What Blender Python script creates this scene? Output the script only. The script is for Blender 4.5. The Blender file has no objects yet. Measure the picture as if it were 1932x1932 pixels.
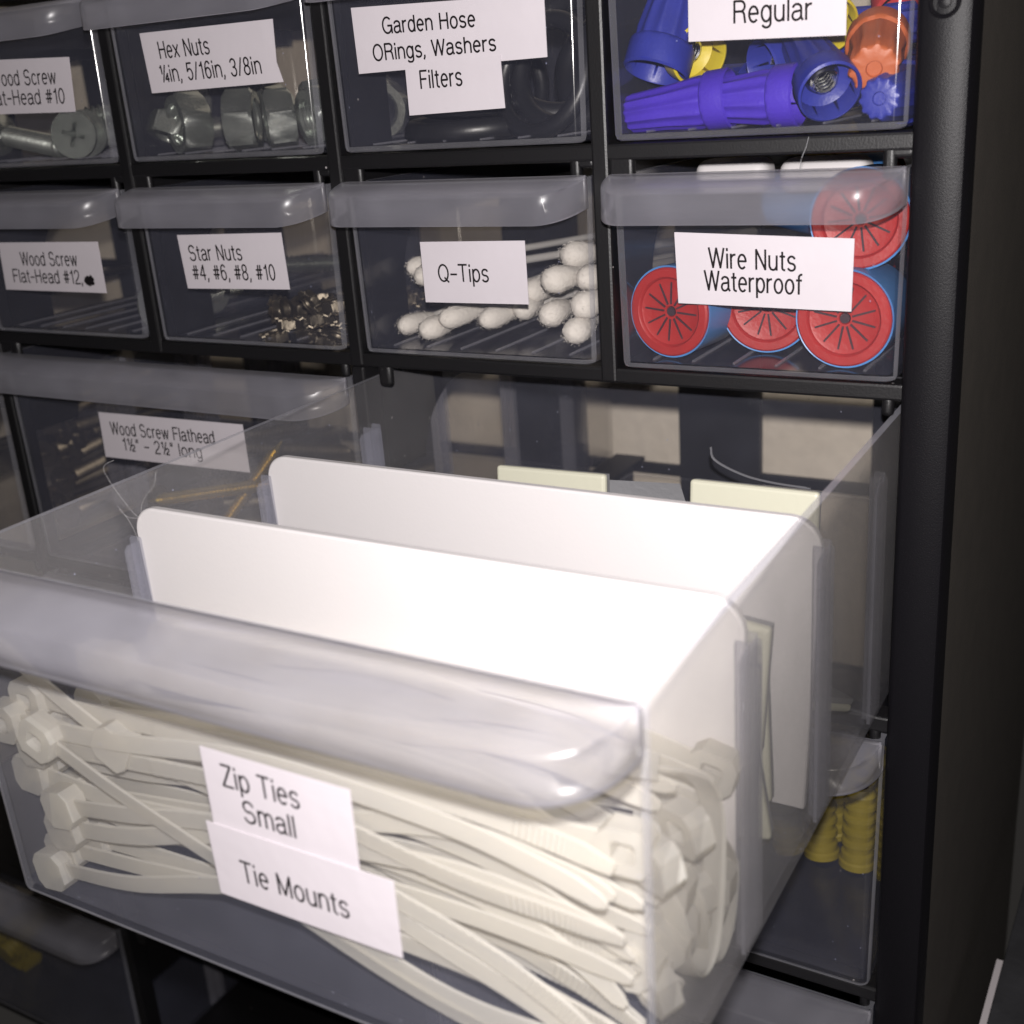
import bpy, bmesh, math, random
from mathutils import Vector, Matrix, Quaternion
MM = 0.001
S = bpy.context.scene
rnd = random.Random(7)

# ------------------------------------------------------------------ camera, light, exposure
CAM = Vector((43.505, -199.688, 51.571))            # mm, fitted to the photograph
RM = Matrix(((0.8644410, 0.4980235, -0.0686611), (0.1130142, -0.3255843, -0.9387346), (-0.4898669, 0.8037210, -0.3377321)))   # rows: right, down, forward
F_PX = 2245.43                                       # focal length in pixels of a 1932 px wide picture
cam_d = bpy.data.cameras.new('camera'); cam = bpy.data.objects.new('camera', cam_d)
S.collection.objects.link(cam); S.camera = cam
right, down, fwd = RM[0], RM[1], RM[2]
cam.matrix_world = Matrix(((right.x, -down.x, -fwd.x, CAM.x*MM), (right.y, -down.y, -fwd.y, CAM.y*MM),
                           (right.z, -down.z, -fwd.z, CAM.z*MM), (0, 0, 0, 1)))
cam_d.sensor_width = 36; cam_d.lens = F_PX/1932*36
cam_d.clip_start = 0.005; cam_d.clip_end = 20
cam_d.dof.use_dof = True; cam_d.dof.focus_distance = 0.222; cam_d.dof.aperture_fstop = 27

W = bpy.data.worlds.new('World'); S.world = W; W.use_nodes = True
W.node_tree.nodes['Background'].inputs[0].default_value = (0.80, 0.74, 0.70, 1)
W.node_tree.nodes['Background'].inputs[1].default_value = 0.028
W.cycles.sampling_method = 'NONE'

fl = bpy.data.lights.new('camera_flash', 'POINT'); flo = bpy.data.objects.new('camera_flash', fl)
S.collection.objects.link(flo)
fl.energy = 3.3; fl.shadow_soft_size = 0.0022; fl.color = (1.0, 0.955, 0.945)
flo.location = (CAM + Vector((1.0, -1.0, 0)) - down*11.0 - fwd*1.0)*MM      # the phone's flash, 11 mm above the lens
fl.use_shadow = True
S.view_settings.view_transform = 'Standard'; S.view_settings.look = 'None'
S.view_settings.exposure = 0.0; S.view_settings.gamma = 1.0
cy = S.cycles
cy.use_denoising = True; cy.max_bounces = 6; cy.transparent_max_bounces = 48; cy.glossy_bounces = 3
cy.diffuse_bounces = 2; cy.transmission_bounces = 4; cy.use_adaptive_sampling = True; cy.adaptive_threshold = 0.02; cy.caustics_reflective = False; cy.caustics_refractive = False
cy.sample_clamp_indirect = 3.0; cy.sample_clamp_direct = 0.0; cy.use_light_tree = False

def px(u, v, Y):
    """pixel of the photograph (1932 px wide) -> point (mm) on the plane at depth Y"""
    d = right*((u-966)/F_PX) + down*((v-966)/F_PX) + fwd
    return CAM + d*((Y-CAM.y)/d.y)
def pxx(u, v, X):
    d = right*((u-966)/F_PX) + down*((v-966)/F_PX) + fwd
    return CAM + d*((X-CAM.x)/d.x)

# ------------------------------------------------------------------ materials
def newmat(name):
    m = bpy.data.materials.new(name); m.use_nodes = True
    nt = m.node_tree; nt.nodes.clear()
    out = nt.nodes.new('ShaderNodeOutputMaterial')
    return m, nt, nt.nodes.new, nt.links.new, out
def texco(nt, scale=1.0):
    t = nt.nodes.new('ShaderNodeTexCoord'); mp = nt.nodes.new('ShaderNodeMapping')
    nt.links.new(t.outputs['Object'], mp.inputs[0]); mp.inputs['Scale'].default_value = (scale,)*3
    return mp.outputs[0]
def solid(name, col, rough=0.5, metal=0.0, spec=0.5, bump=0.0, bscale=800, var=0.0, vscale=150, sss=0.0, coat=0.0, lint=0):
    m, nt, N, L, out = newmat(name)
    b = N('ShaderNodeBsdfPrincipled'); L(b.outputs[0], out.inputs[0])
    b.inputs['Base Color'].default_value = (*col, 1); b.inputs['Roughness'].default_value = rough
    b.inputs['Metallic'].default_value = metal; b.inputs['Specular IOR Level'].default_value = spec
    if coat: b.inputs['Coat Weight'].default_value = coat; b.inputs['Coat Roughness'].default_value = 0.12
    if sss:
        b.inputs['Subsurface Weight'].default_value = sss; b.inputs['Subsurface Radius'].default_value = (0.003, 0.0025, 0.002)
    co = texco(nt)
    if var:
        n = N('ShaderNodeTexNoise'); L(co, n.inputs['Vector']); n.inputs['Scale'].default_value = vscale; n.inputs['Detail'].default_value = 4
        r = N('ShaderNodeMapRange'); L(n.outputs[0], r.inputs[0]); r.inputs[1].default_value = .3; r.inputs[2].default_value = .7
        r.inputs[3].default_value = 1-var; r.inputs[4].default_value = 1+var
        mx = N('ShaderNodeVectorMath'); mx.operation = 'SCALE'; mx.inputs[0].default_value = col; L(r.outputs[0], mx.inputs['Scale'])
        L(mx.outputs[0], b.inputs['Base Color'])
    if lint:
        v = N('ShaderNodeTexVoronoi'); L(co, v.inputs['Vector']); v.inputs['Scale'].default_value = lint
        sp = N('ShaderNodeSeparateColor'); L(v.outputs['Color'], sp.inputs[0])
        gt = N('ShaderNodeMath'); gt.operation = 'GREATER_THAN'; L(sp.outputs[0], gt.inputs[0]); gt.inputs[1].default_value = .80
        lt = N('ShaderNodeMath'); lt.operation = 'LESS_THAN'; L(v.outputs['Distance'], lt.inputs[0]); lt.inputs[1].default_value = .075
        ml = N('ShaderNodeMath'); ml.operation = 'MULTIPLY'; L(gt.outputs[0], ml.inputs[0]); L(lt.outputs[0], ml.inputs[1])
        mc = N('ShaderNodeMix'); mc.data_type = 'RGBA'; L(ml.outputs[0], mc.inputs['Factor']); mc.inputs[6].default_value = (*col, 1); mc.inputs[7].default_value = (.32, .30, .30, 1)
        L(mc.outputs[2], b.inputs['Base Color'])
    if bump:
        n = N('ShaderNodeTexNoise'); L(co, n.inputs['Vector']); n.inputs['Scale'].default_value = bscale; n.inputs['Detail'].default_value = 5
        bp = N('ShaderNodeBump'); bp.inputs['Strength'].default_value = bump; bp.inputs['Distance'].default_value = 0.0004
        L(n.outputs[0], bp.inputs['Height']); L(bp.outputs[0], b.inputs['Normal'])
    return m
def plastic(name, haze, tint=(.995, .990, .980), hcol=(.52, .58, .92), rough=0.12, dust=0.0, gloss=0.8, bump=0.03, transl=0.35, blur=0.0, refl=.22):
    """clear moulded polypropylene: see-through, with a milky scatter that grows with the path through the wall, a gloss and dust"""
    m, nt, N, L, out = newmat(name)
    tr = N('ShaderNodeBsdfTransparent'); tr.inputs[0].default_value = (*tint, 1)
    trs = tr.outputs[0]
    if blur:
        rf = N('ShaderNodeBsdfRefraction'); rf.inputs['IOR'].default_value = 1.03; rf.inputs['Roughness'].default_value = .38; rf.inputs[0].default_value = (*tint, 1)
        bm_ = N('ShaderNodeMixShader'); bm_.inputs[0].default_value = blur; L(tr.outputs[0], bm_.inputs[1]); L(rf.outputs[0], bm_.inputs[2]); trs = bm_.outputs[0]
    df = N('ShaderNodeBsdfDiffuse'); df.inputs[0].default_value = (*hcol, 1)
    tl = N('ShaderNodeBsdfTranslucent'); tl.inputs[0].default_value = (*hcol, 1)
    sc = N('ShaderNodeMixShader'); sc.inputs[0].default_value = transl; L(df.outputs[0], sc.inputs[1]); L(tl.outputs[0], sc.inputs[2])
    mx = N('ShaderNodeMixShader'); L(trs, mx.inputs[1]); L(sc.outputs[0], mx.inputs[2])
    co = texco(nt)
    n = N('ShaderNodeTexNoise'); L(co, n.inputs['Vector']); n.inputs['Scale'].default_value = 60; n.inputs['Detail'].default_value = 2; n.inputs['Roughness'].default_value = .65
    r = N('ShaderNodeMapRange'); L(n.outputs[0], r.inputs[0]); r.inputs[1].default_value = .3; r.inputs[2].default_value = .75
    r.inputs[3].default_value = haze*.8; r.inputs[4].default_value = haze*1.25
    ge = N('ShaderNodeNewGeometry'); dt = N('ShaderNodeVectorMath'); dt.operation = 'DOT_PRODUCT'
    L(ge.outputs['Incoming'], dt.inputs[0]); L(ge.outputs['Normal'], dt.inputs[1])
    ab = N('ShaderNodeMath'); ab.operation = 'ABSOLUTE'; L(dt.outputs['Value'], ab.inputs[0])
    mxm = N('ShaderNodeMath'); mxm.operation = 'MAXIMUM'; L(ab.outputs[0], mxm.inputs[0]); mxm.inputs[1].default_value = .3
    dv = N('ShaderNodeMath'); dv.operation = 'DIVIDE'; L(r.outputs[0], dv.inputs[0]); L(mxm.outputs[0], dv.inputs[1])
    fac = dv.outputs[0]
    if dust:
        v = N('ShaderNodeTexVoronoi'); L(co, v.inputs['Vector']); v.inputs['Scale'].default_value = 330; v.inputs['Randomness'].default_value = 1
        sp = N('ShaderNodeSeparateColor'); L(v.outputs['Color'], sp.inputs[0])
        gt = N('ShaderNodeMath'); gt.operation = 'GREATER_THAN'; L(sp.outputs[0], gt.inputs[0]); gt.inputs[1].default_value = .72
        ds = N('ShaderNodeMapRange'); L(v.outputs['Distance'], ds.inputs[0]); ds.inputs[1].default_value = .0; ds.inputs[2].default_value = .07
        ds.inputs[3].default_value = dust; ds.inputs[4].default_value = 0
        ml = N('ShaderNodeMath'); ml.operation = 'MULTIPLY'; L(gt.outputs[0], ml.inputs[0]); L(ds.outputs[0], ml.inputs[1])
        ad = N('ShaderNodeMath'); ad.operation = 'ADD'; L(fac, ad.inputs[0]); L(ml.outputs[0], ad.inputs[1]); fac = ad.outputs[0]
    L(fac, mx.inputs[0])
    gl = N('ShaderNodeBsdfGlossy'); gl.inputs[0].default_value = (1, 1, 1, 1); gl.inputs['Roughness'].default_value = rough
    # Schlick reflectance, the same from both faces of a thin wall
    om = N('ShaderNodeMath'); om.operation = 'SUBTRACT'; om.inputs[0].default_value = 1; L(ab.outputs[0], om.inputs[1])
    pw = N('ShaderNodeMath'); pw.operation = 'POWER'; L(om.outputs[0], pw.inputs[0]); pw.inputs[1].default_value = 5
    fm = N('ShaderNodeMath'); fm.operation = 'MULTIPLY_ADD'; L(pw.outputs[0], fm.inputs[0]); fm.inputs[1].default_value = .9*gloss; fm.inputs[2].default_value = .035*gloss
    cl = N('ShaderNodeMath'); cl.operation = 'MINIMUM'; L(fm.outputs[0], cl.inputs[0]); cl.inputs[1].default_value = refl
    if bump:
        nb = N('ShaderNodeTexNoise'); L(co, nb.inputs['Vector']); nb.inputs['Scale'].default_value = 120; nb.inputs['Detail'].default_value = 1
        bp = N('ShaderNodeBump'); bp.inputs['Strength'].default_value = bump; bp.inputs['Distance'].default_value = 0.001
        L(nb.outputs[0], bp.inputs['Height']); L(bp.outputs[0], gl.inputs['Normal'])
    m2 = N('ShaderNodeMixShader'); L(cl.outputs[0], m2.inputs[0]); L(mx.outputs[0], m2.inputs[1]); L(gl.outputs[0], m2.inputs[2])
    L(m2.outputs[0], out.inputs[0])
    return m
def nylon(name, col, transl=.4, rough=.45, clear=.1):
    """natural nylon: light soaks through it"""
    m, nt, N, L, out = newmat(name)
    b = N('ShaderNodeBsdfPrincipled'); b.inputs['Base Color'].default_value = (*col, 1); b.inputs['Roughness'].default_value = rough; b.inputs['Specular IOR Level'].default_value = .35
    t = N('ShaderNodeBsdfTranslucent'); t.inputs[0].default_value = (col[0], col[1]*.97, col[2]*.9, 1)
    p = N('ShaderNodeBsdfTransparent'); p.inputs[0].default_value = (1, .97, .88, 1)
    m1 = N('ShaderNodeMixShader'); m1.inputs[0].default_value = transl; L(b.outputs[0], m1.inputs[1]); L(t.outputs[0], m1.inputs[2])
    m2 = N('ShaderNodeMixShader'); m2.inputs[0].default_value = clear; L(m1.outputs[0], m2.inputs[1]); L(p.outputs[0], m2.inputs[2])
    n = N('ShaderNodeTexNoise'); L(texco(nt), n.inputs['Vector']); n.inputs['Scale'].default_value = 700; bp = N('ShaderNodeBump'); bp.inputs['Strength'].default_value = .15; bp.inputs['Distance'].default_value = .0003
    L(n.outputs[0], bp.inputs['Height']); L(bp.outputs[0], b.inputs['Normal']); L(m2.outputs[0], out.inputs[0])
    return m
M = {}
M['clear'] = plastic('clear_plastic', .0155, dust=.5, bump=0, hcol=(.56, .59, .84))
M['hazed'] = plastic('clear_plastic_flash_haze', .030, dust=.8, bump=0, hcol=(.58, .60, .78))  # the flash's milky veil on the open drawer, mixed in as extra haze
M['side_hazed'] = plastic('clear_plastic_hazed_side', .072, dust=.8, bump=0, hcol=(.74, .71, .69))  # same veil put in more strongly and warmer for the open drawer's sides
M['edge'] = plastic('clear_plastic_edge', .12, tint=(.90, .90, .91), hcol=(.70, .70, .78), rough=.3, gloss=.6, bump=0)
M['lip'] = plastic('clear_plastic_frosted', .105, tint=(.985, .98, .97), hcol=(.73, .72, .82), rough=.3, blur=.20, bump=0)
M['lipedge'] = plastic('clear_plastic_lip_edge', .30, tint=(.92, .92, .93), hcol=(.78, .77, .84), rough=.3, bump=0)
M['guide'] = plastic('clear_plastic_rib', .10, tint=(.93, .93, .94), hcol=(.66, .66, .76), rough=.25, bump=0)
M['black'] = solid('black_moulded_plastic', (.0050, .0047, .0057), rough=.46, bump=.12, bscale=2600, lint=330)
M['post'] = solid('black_textured_plastic', (.0052, .0048, .0062), rough=.44, bump=.14, bscale=4200, spec=.18, lint=160)
M['side'] = solid('dark_side_plastic', (.055, .046, .037), rough=.75, bump=.3, bscale=1500, var=.1)
M['white'] = solid('white_printed_plastic', (.60, .575, .575), rough=.5, bump=.07, bscale=1600, lint=45)
M['paper'] = solid('label_tape', (.545, .505, .535), rough=.40, spec=.4, bump=.10, bscale=500, var=.02, vscale=120)
M['ink'] = solid('black_print', (.010, .008, .009), rough=.5, spec=.2)
M['nylon'] = nylon('natural_nylon', (.81, .805, .785), .5, clear=.40)
M['cream'] = nylon('cream_nylon', (.62, .61, .49), .15, clear=.04)
M['foam'] = solid('grey_adhesive_foam', (.22, .22, .23), rough=.8, bump=.4)
M['blue'] = solid('blue_nylon', (.022, .030, .25), rough=.42, bump=.15, bscale=1500, var=.12)
M['violet'] = solid('violet_blue_nylon', (.058, .026, .42), rough=.5, bump=.2, bscale=1500, var=.08)
M['yellow'] = solid('yellow_nylon', (.54, .43, .02), rough=.45, bump=.15)
M['plug'] = solid('shaded_yellow_nylon', (.20, .155, .008), rough=.55, bump=.2, var=.1)  # yellow darkened in the colour for the shade under the open drawer
M['orange'] = solid('orange_nylon', (.42, .10, .028), rough=.5, bump=.15)
M['red'] = solid('red_nylon', (.46, .038, .034), rough=.5, bump=.15)
M['capred'] = solid('red_cap_plastic', (.33, .017, .014), rough=.5, bump=.25, bscale=1300, var=.08)
M['capblue'] = solid('blue_sleeve_plastic', (.07, .22, .52), rough=.4, bump=.12)
M['slit'] = solid('dark_slit', (.03, .012, .018), rough=.7)
M['zinc'] = solid('zinc_plated_steel', (.50, .53, .50), rough=.24, metal=.88, bump=.12, bscale=900, var=.15)
M['brass'] = solid('yellow_zinc_steel', (.80, .60, .16), rough=.22, metal=.92, bump=.2, bscale=900, var=.15)
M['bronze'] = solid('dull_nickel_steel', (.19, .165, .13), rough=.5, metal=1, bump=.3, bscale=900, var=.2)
M['spring'] = solid('bright_spring_steel', (.85, .86, .84), rough=.18, metal=1)
M['rubber'] = solid('black_rubber', (.010, .010, .012), rough=.38, bump=.1)
M['cotton'] = solid('cotton', (.62, .585, .545), rough=1.0, spec=.0, bump=.45, bscale=1100)
M['stick'] = solid('white_paper_stick', (.5, .48, .46), rough=.7)
M['wall'] = solid('beige_painted_wall', (.88, .79, .67), rough=.8, spec=.2, bump=1.0, bscale=260, var=.05, vscale=200)
M['table'] = solid('dark_board', (.030, .030, .033), rough=.6, bump=.3, bscale=500, var=.2)
M['trim'] = solid('pale_trim', (.50, .46, .47), rough=.5)
M['strip'] = solid('smoky_strip', (.10, .10, .11), rough=.4)
M['hair'] = solid('lint_fibre', (.8, .78, .76), rough=.6)
M['bluewhite'] = solid('blue_card', (.03, .22, .55), rough=.5)
M['darkline'] = solid('dark_wire', (.05, .045, .02), rough=.6)

# ------------------------------------------------------------------ mesh helpers (all in mm)
class G:
    def __init__(s): s.v = []; s.f = []; s.m = []
    def add(s, vs, fs, mi=0):
        o = len(s.v); s.v += [tuple(v) for v in vs]
        s.f += [tuple(i+o for i in f) for f in fs]; s.m += [mi]*len(fs); return s
    def box(s, x0, x1, y0, y1, z0, z1, mi=0):
        return s.add([(x, y, z) for x in (x0, x1) for y in (y0, y1) for z in (z0, z1)],
                     [(0, 1, 3, 2), (4, 6, 7, 5), (0, 4, 5, 1), (2, 3, 7, 6), (0, 2, 6, 4), (1, 5, 7, 3)], mi)
    def prism(s, poly, h0, h1, axis='y', mi=0):
        """polygon of (a,b) extruded along axis"""
        def P(a, b, h): return {'y': (a, h, b), 'x': (h, a, b), 'z': (a, b, h)}[axis]
        n = len(poly)
        vs = [P(a, b, h0) for a, b in poly]+[P(a, b, h1) for a, b in poly]
        return s.add(vs, [tuple(range(n))[::-1], tuple(range(n, 2*n))]+[(i, (i+1) % n, n+(i+1) % n, n+i) for i in range(n)], mi)
    def grid(s, rows, closed=False, mi=0):
        n = len(rows[0]); vs = [p for r in rows for p in r]; fs = []
        for i in range(len(rows)-1):
            for j in range(n if closed else n-1):
                k = (j+1) % n; fs.append((i*n+j, i*n+k, (i+1)*n+k, (i+1)*n+j))
        return s.add(vs, fs, mi)
    def lathe(s, prof, n=24, rib=None, mi=0, cap0=True, cap1=True, mis=None):
        """prof: (r,z[,ribamp]); around Z"""
        rows = []
        for p in prof:
            r, z = p[0], p[1]; a = p[2] if len(p) > 2 else 0
            rows.append([(r*(1+a*(rib(2*math.pi*j/n) if rib else 0))*math.cos(2*math.pi*j/n),
                          r*(1+a*(rib(2*math.pi*j/n) if rib else 0))*math.sin(2*math.pi*j/n), z) for j in range(n)])
        if mis:
            for i in range(len(rows)-1): s.grid(rows[i:i+2], True, mis[i])
        else: s.grid(rows, True, mi)
        if cap0: s.add(rows[0], [tuple(range(n))[::-1]], mi)
        if cap1: s.add(rows[-1], [tuple(range(n))], mis[-1] if mis else mi)
        return s
    def tube(s, pts, r, n=8, mi=0, cap=True):
        pts = [Vector(p) for p in pts]; rows = []; up = Vector((.13, .31, .94))
        for i, p in enumerate(pts):
            t = (pts[min(i+1, len(pts)-1)]-pts[max(i-1, 0)]).normalized()
            a = t.cross(up)
            if a.length < .05: a = t.cross(Vector((1, 0, 0)))
            a.normalize(); b = t.cross(a); up = b*-1 if False else up
            rr = r[i] if isinstance(r, (list, tuple)) else r
            rows.append([tuple(p+a*rr*math.cos(2*math.pi*j/n)+b*rr*math.sin(2*math.pi*j/n)) for j in range(n)])
        s.grid(rows, True, mi)
        if cap: s.add(rows[0], [tuple(range(n))[::-1]], mi); s.add(rows[-1], [tuple(range(n))], mi)
        return s
    def mesh(s, name, mats, smooth=True):
        me = bpy.data.meshes.new(name)
        me.from_pydata([(a*MM, b*MM, c*MM) for a, b, c in s.v], [], s.f)
        for m in (mats if isinstance(mats, (list, tuple)) else [mats]): me.materials.append(M[m] if isinstance(m, str) else m)
        me.polygons.foreach_set('material_index', s.m)
        bm = bmesh.new(); bm.from_mesh(me); bmesh.ops.remove_doubles(bm, verts=bm.verts, dist=1e-7)
        bmesh.ops.recalc_face_normals(bm, faces=bm.faces); bm.to_mesh(me); bm.free()
        if smooth:
            me.polygons.foreach_set('use_smooth', [True]*len(me.polygons)); me.set_sharp_from_angle(angle=math.radians(38))
        me.update(); return me
LINK = S.collection.objects.link
def obj(name, me, parent=None, loc=None, rot=None):
    o = bpy.data.objects.new(name, me); LINK(o)
    if parent: o.parent = parent
    if loc is not None: o.location = Vector(loc)*MM
    if rot is not None: o.rotation_mode = 'QUATERNION'; o.rotation_quaternion = rot
    return o
def bevel(o, w, seg=2):
    b = o.modifiers.new('bevel', 'BEVEL'); b.width = w*MM; b.segments = seg; b.limit_method = 'ANGLE'; b.angle_limit = math.radians(40)
    return o
def tag(o, label, cat, group=None):
    o['label'] = label; o['category'] = cat
    if group: o['group'] = group
    return o
def thing(name, label, cat, loc, rot=None, group=None):
    e = obj(name, None, None, loc, rot); e.empty_display_size = .005
    return tag(e, label, cat, group)
def aim(d, roll=0):
    d = Vector(d).normalized(); q = d.to_track_quat('Z', 'Y')
    return q @ Quaternion((0, 0, 1), roll)
def spline(pts, n):
    """Catmull-Rom through pts, n samples"""
    P = [Vector(p) for p in pts]; P = [P[0]*2-P[1]]+P+[P[-1]*2-P[-2]]; out = []
    segs = len(P)-3
    for i in range(n):
        t = i/(n-1)*segs; k = min(int(t), segs-1); t -= k
        a, b, c, d = P[k:k+4]
        out.append(.5*((2*b)+(c-a)*t+(2*a-5*b+4*c-d)*t*t+(3*b-a-3*c+d)*t**3))
    return out

# ------------------------------------------------------------------ the setting: the wall behind the cabinet
g = G().box(-700, 1, 152, 154, -420, 420)
wall = obj('wall', g.mesh('wall', 'wall')); wall['kind'] = 'structure'

# ------------------------------------------------------------------ the cabinet
X0 = 5.45; BW = 1.7                               # bar centres at X0-60k, half width of a bar
BARX = [X0-60*k for k in range(1, 7)]
# (bottom of drawers, top of drawers, height of the cell)
ROWS = {'A': (40.76, 75.5), 'B': (0.0, 34.8), 'C': (-63.6, -6.1), 'D': (-126.4, -68.9), 'E': (-189.3, -131.8), 'F': (-252.2, -194.7)}
BACK = 140.0
cab = thing('parts_cabinet', 'black plastic parts cabinet frame holding rows of clear drawers', 'cabinet', (-150, 60, -262))
OFF = Vector((150, -60, 262))
def cpart(name, gg, mat, bev=None, smooth=False, seg=2):
    gg.v = [(a+OFF.x, b+OFF.y, c+OFF.z) for a, b, c in gg.v]
    o = obj(name, gg.mesh(name, mat, smooth), cab)
    if bev: bevel(o, bev, seg)
    return o
# right post, slightly crowned, with its screw recess; then the outer side panel
prof = [(0, 6), (0, -.4), (.35, -1.1), (1.1, -1.5), (4.2, -1.75), (7.0, -1.55), (7.9, -1.2), (8.3, -.5), (8.35, 6)]
cpart('right_post', G().prism(prof, -262, 130, 'z'), 'post', smooth=True)
cpart('side_panel', G().box(6.3, 8.05, 6, 151.5, -262, 130), 'side')
sc = px(1783, 3, -1.7)
c = G().lathe([(2.35, 0), (2.35, .5), (2.0, .75), (1.75, .55), (1.7, .1), (.95, .1), (.9, .55), (.35, .7)], 28)
q = Vector((0, -1, 0)).to_track_quat('Z', 'Y')
c.v = [tuple(q @ Vector(v)+Vector((sc.x, -1.55, sc.z))) for v in c.v]
cpart('screw_boss', c, 'post', smooth=True)
# upright bars on the front
def bar_seg(x, z0, z1):
    cpart('upright_bar', G().box(x-BW, x+BW, 0, 6, z0, z1), 'black', .55)
for x in BARX[:5]: bar_seg(x, -3.3, 84)
for x in (BARX[1], BARX[3], BARX[5]): bar_seg(x, -262, -3.3)
# cross bars, one for each level
LEVELS = [(77.8, 81), (37.4, 40.35), (-3.35, -.4), (-67.3, -64.0), (-130.0, -126.8), (-193, -189.7), (-256, -252.6)]
for z0, z1 in LEVELS: cpart('cross_bar', G().box(-356, .2, .35, 5.2, z0, z1), 'black', .5)
# floors of the levels, and the vertical partitions between the drawers with their arched openings
for z0, z1 in LEVELS[4:]: cpart('floor_panel', G().box(-356, 6.3, 5.2, BACK-2, z1-1.3, z1-.15), 'black')
for z0, z1 in LEVELS[:4]:
    for x in (BARX[:5] if z1 > -10 else (BARX[1], BARX[3], BARX[5])):
        cpart('slide_ledge', G().box(x-5, x+5, 5.2, BACK-4, z1-1.3, z1-.15), 'black')
    cpart('slide_ledge', G().box(1.5, 6.3, 5.2, BACK-4, z1-1.3, z1-.15), 'black')
def partition(x, zb, zt, small):
    yo, top, r = (20, zb+28, 15) if small else (21, zb+49.5, 18)
    zb0 = zb-.3
    poly = [(6, zb0), (yo, zb0), (yo, top-r)] if small else [(6, zb+34.4), (yo, zb+34.4)]
    if not small: r = 18; poly += [] if top-r <= zb+34.4 else [(yo, top-r)]
    for i in range(1, 13):
        a = math.pi-(math.pi/2)*i/12; poly.append((yo+r+r*math.cos(a), top-r+r*math.sin(a)))
    poly += [(BACK-4, top), (BACK-4, zt), (6, zt)]
    gg = G().prism(poly, x-.8, x+.8, 'x')
    cpart('partition', gg, 'black')
for x in BARX[:5]:
    partition(x, 40.76, 77.7, True); partition(x, 0, 37.3, True)
for x in (BARX[1], BARX[3], BARX[5]):
    for zb_, zt_ in ((-63.6, -3.4), (-126.4, -67.4), (-189.3, -130.1), (-252.2, -193.1)): partition(x, zb_, zt_, False)
# struts across the open back
for k in range(6):
    x = X0-30-60*k; cpart('back_strut', G().box(x-13.2, x+13.2, BACK-3.6, BACK-.4, -262, 130), 'black', .4)
for z0, z1 in LEVELS: cpart('back_rail', G().box(-356, 6.2, BACK-.4, BACK+1.6, z1-7, z1-3.5), 'black', .4)
# small tabs hanging from the cross bars at the drawer corners
def tab(x0, x1, z0, z1, y0=.5, y1=2.4, r=.8):
    cpart('drawer_stop_tab', G().box(x0, x1, y0, y1, z0, z1), 'black', r, True, 3)
for zt in (77.8, 37.4):
    for k, x in enumerate(BARX[:4]):
        tab(x+BW-.3, x+BW+4.6, zt-4.2, zt+1)
        xr = 0 if k == 0 else BARX[k-1]-BW
        tab(xr-4.8, xr-2.6, zt-4.2, zt+1); tab(xr-4.8, xr+.2, zt-1.2, zt+1, .7, 2.2)
for zt in (-3.35, -67.3, -130, -193):
    for xl, xr in ((BARX[1]+BW, 0), (BARX[3]+BW, BARX[1]-BW), (BARX[5]+BW, BARX[3]-BW)):
        tab(xl+3.2, xl+6.6, zt-4.2, zt+1, r=1.3); tab(xr-3.6, xr-1.5, zt-2.9, zt+1, r=.9)

# ------------------------------------------------------------------ drawers
def plan_loop(w, d, r, off=0.0, n=5):
    """rounded rectangle, front edge at y=0, counted from front-left going right; returns pts and their tags"""
    w2 = w/2-off; r = max(r-off, .25); y0, y1 = off, d-off
    pts = []; kind = []
    def arc(cx, cy, a0, a1, k):
        for i in range(n+1):
            a = a0+(a1-a0)*i/n; pts.append((cx+r*math.cos(a), cy+r*math.sin(a))); kind.append(k if i < n else 'line')
    arc(-w2+r, y0+r, math.pi, 1.5*math.pi, 'fl'); arc(w2-r, y0+r, 1.5*math.pi, 2*math.pi, 'fr')
    arc(w2-r, y1-r, 0, .5*math.pi, 'br'); arc(-w2+r, y1-r, .5*math.pi, math.pi, 'bl')
    return pts, kind
def tub_mesh(w, h, d, taper, t=1.15, mat='clear'):
    g = G(); r = 2.2
    def loop(z, off=0): return [(x, y, z) for x, y in plan_loop(w-2*taper*(1-z/h), d, r, off)[0]]
    kind = plan_loop(w, d, r)[1]
    outer = [loop(0, .9), loop(.35, .25), loop(1.15), loop(h)]
    inner = [loop(h, t), loop(t, t)]
    n = len(kind)
    def wall(a, b, rowtag):
        for j in range(n):
            k = (j+1) % n
            front_edge = rowtag == 'border' and kind[j] in ('fl', 'fr') or rowtag == 'border' and j in (5,)
            mi = 1 if (front_edge or (rowtag == 'wall' and (kind[j] == 'fl' or j in (9, 10)))) else 0
            if rowtag == 'rim': mi = 1
            if mat == 'hazed' and rowtag == 'wall' and abs(a[j][0]-a[k][0]) < .01 and abs(a[j][1]-a[k][1]) > 50: mi = 2   # long side walls get the stronger painted-in veil
            g.add([a[j], a[k], b[k], b[j]], [(0, 1, 2, 3)], mi)
    wall(outer[0], outer[1], 'border'); wall(outer[1], outer[2], 'border'); wall(outer[2], outer[3], 'wall')
    wall(outer[3], inner[0], 'rim'); wall(inner[0], inner[1], 'in')
    g.add(outer[0], [tuple(range(n))], 0); g.add(inner[1], [tuple(range(n))], 0)
    return g.mesh('tub', [mat, 'edge', 'side_hazed'])
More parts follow.
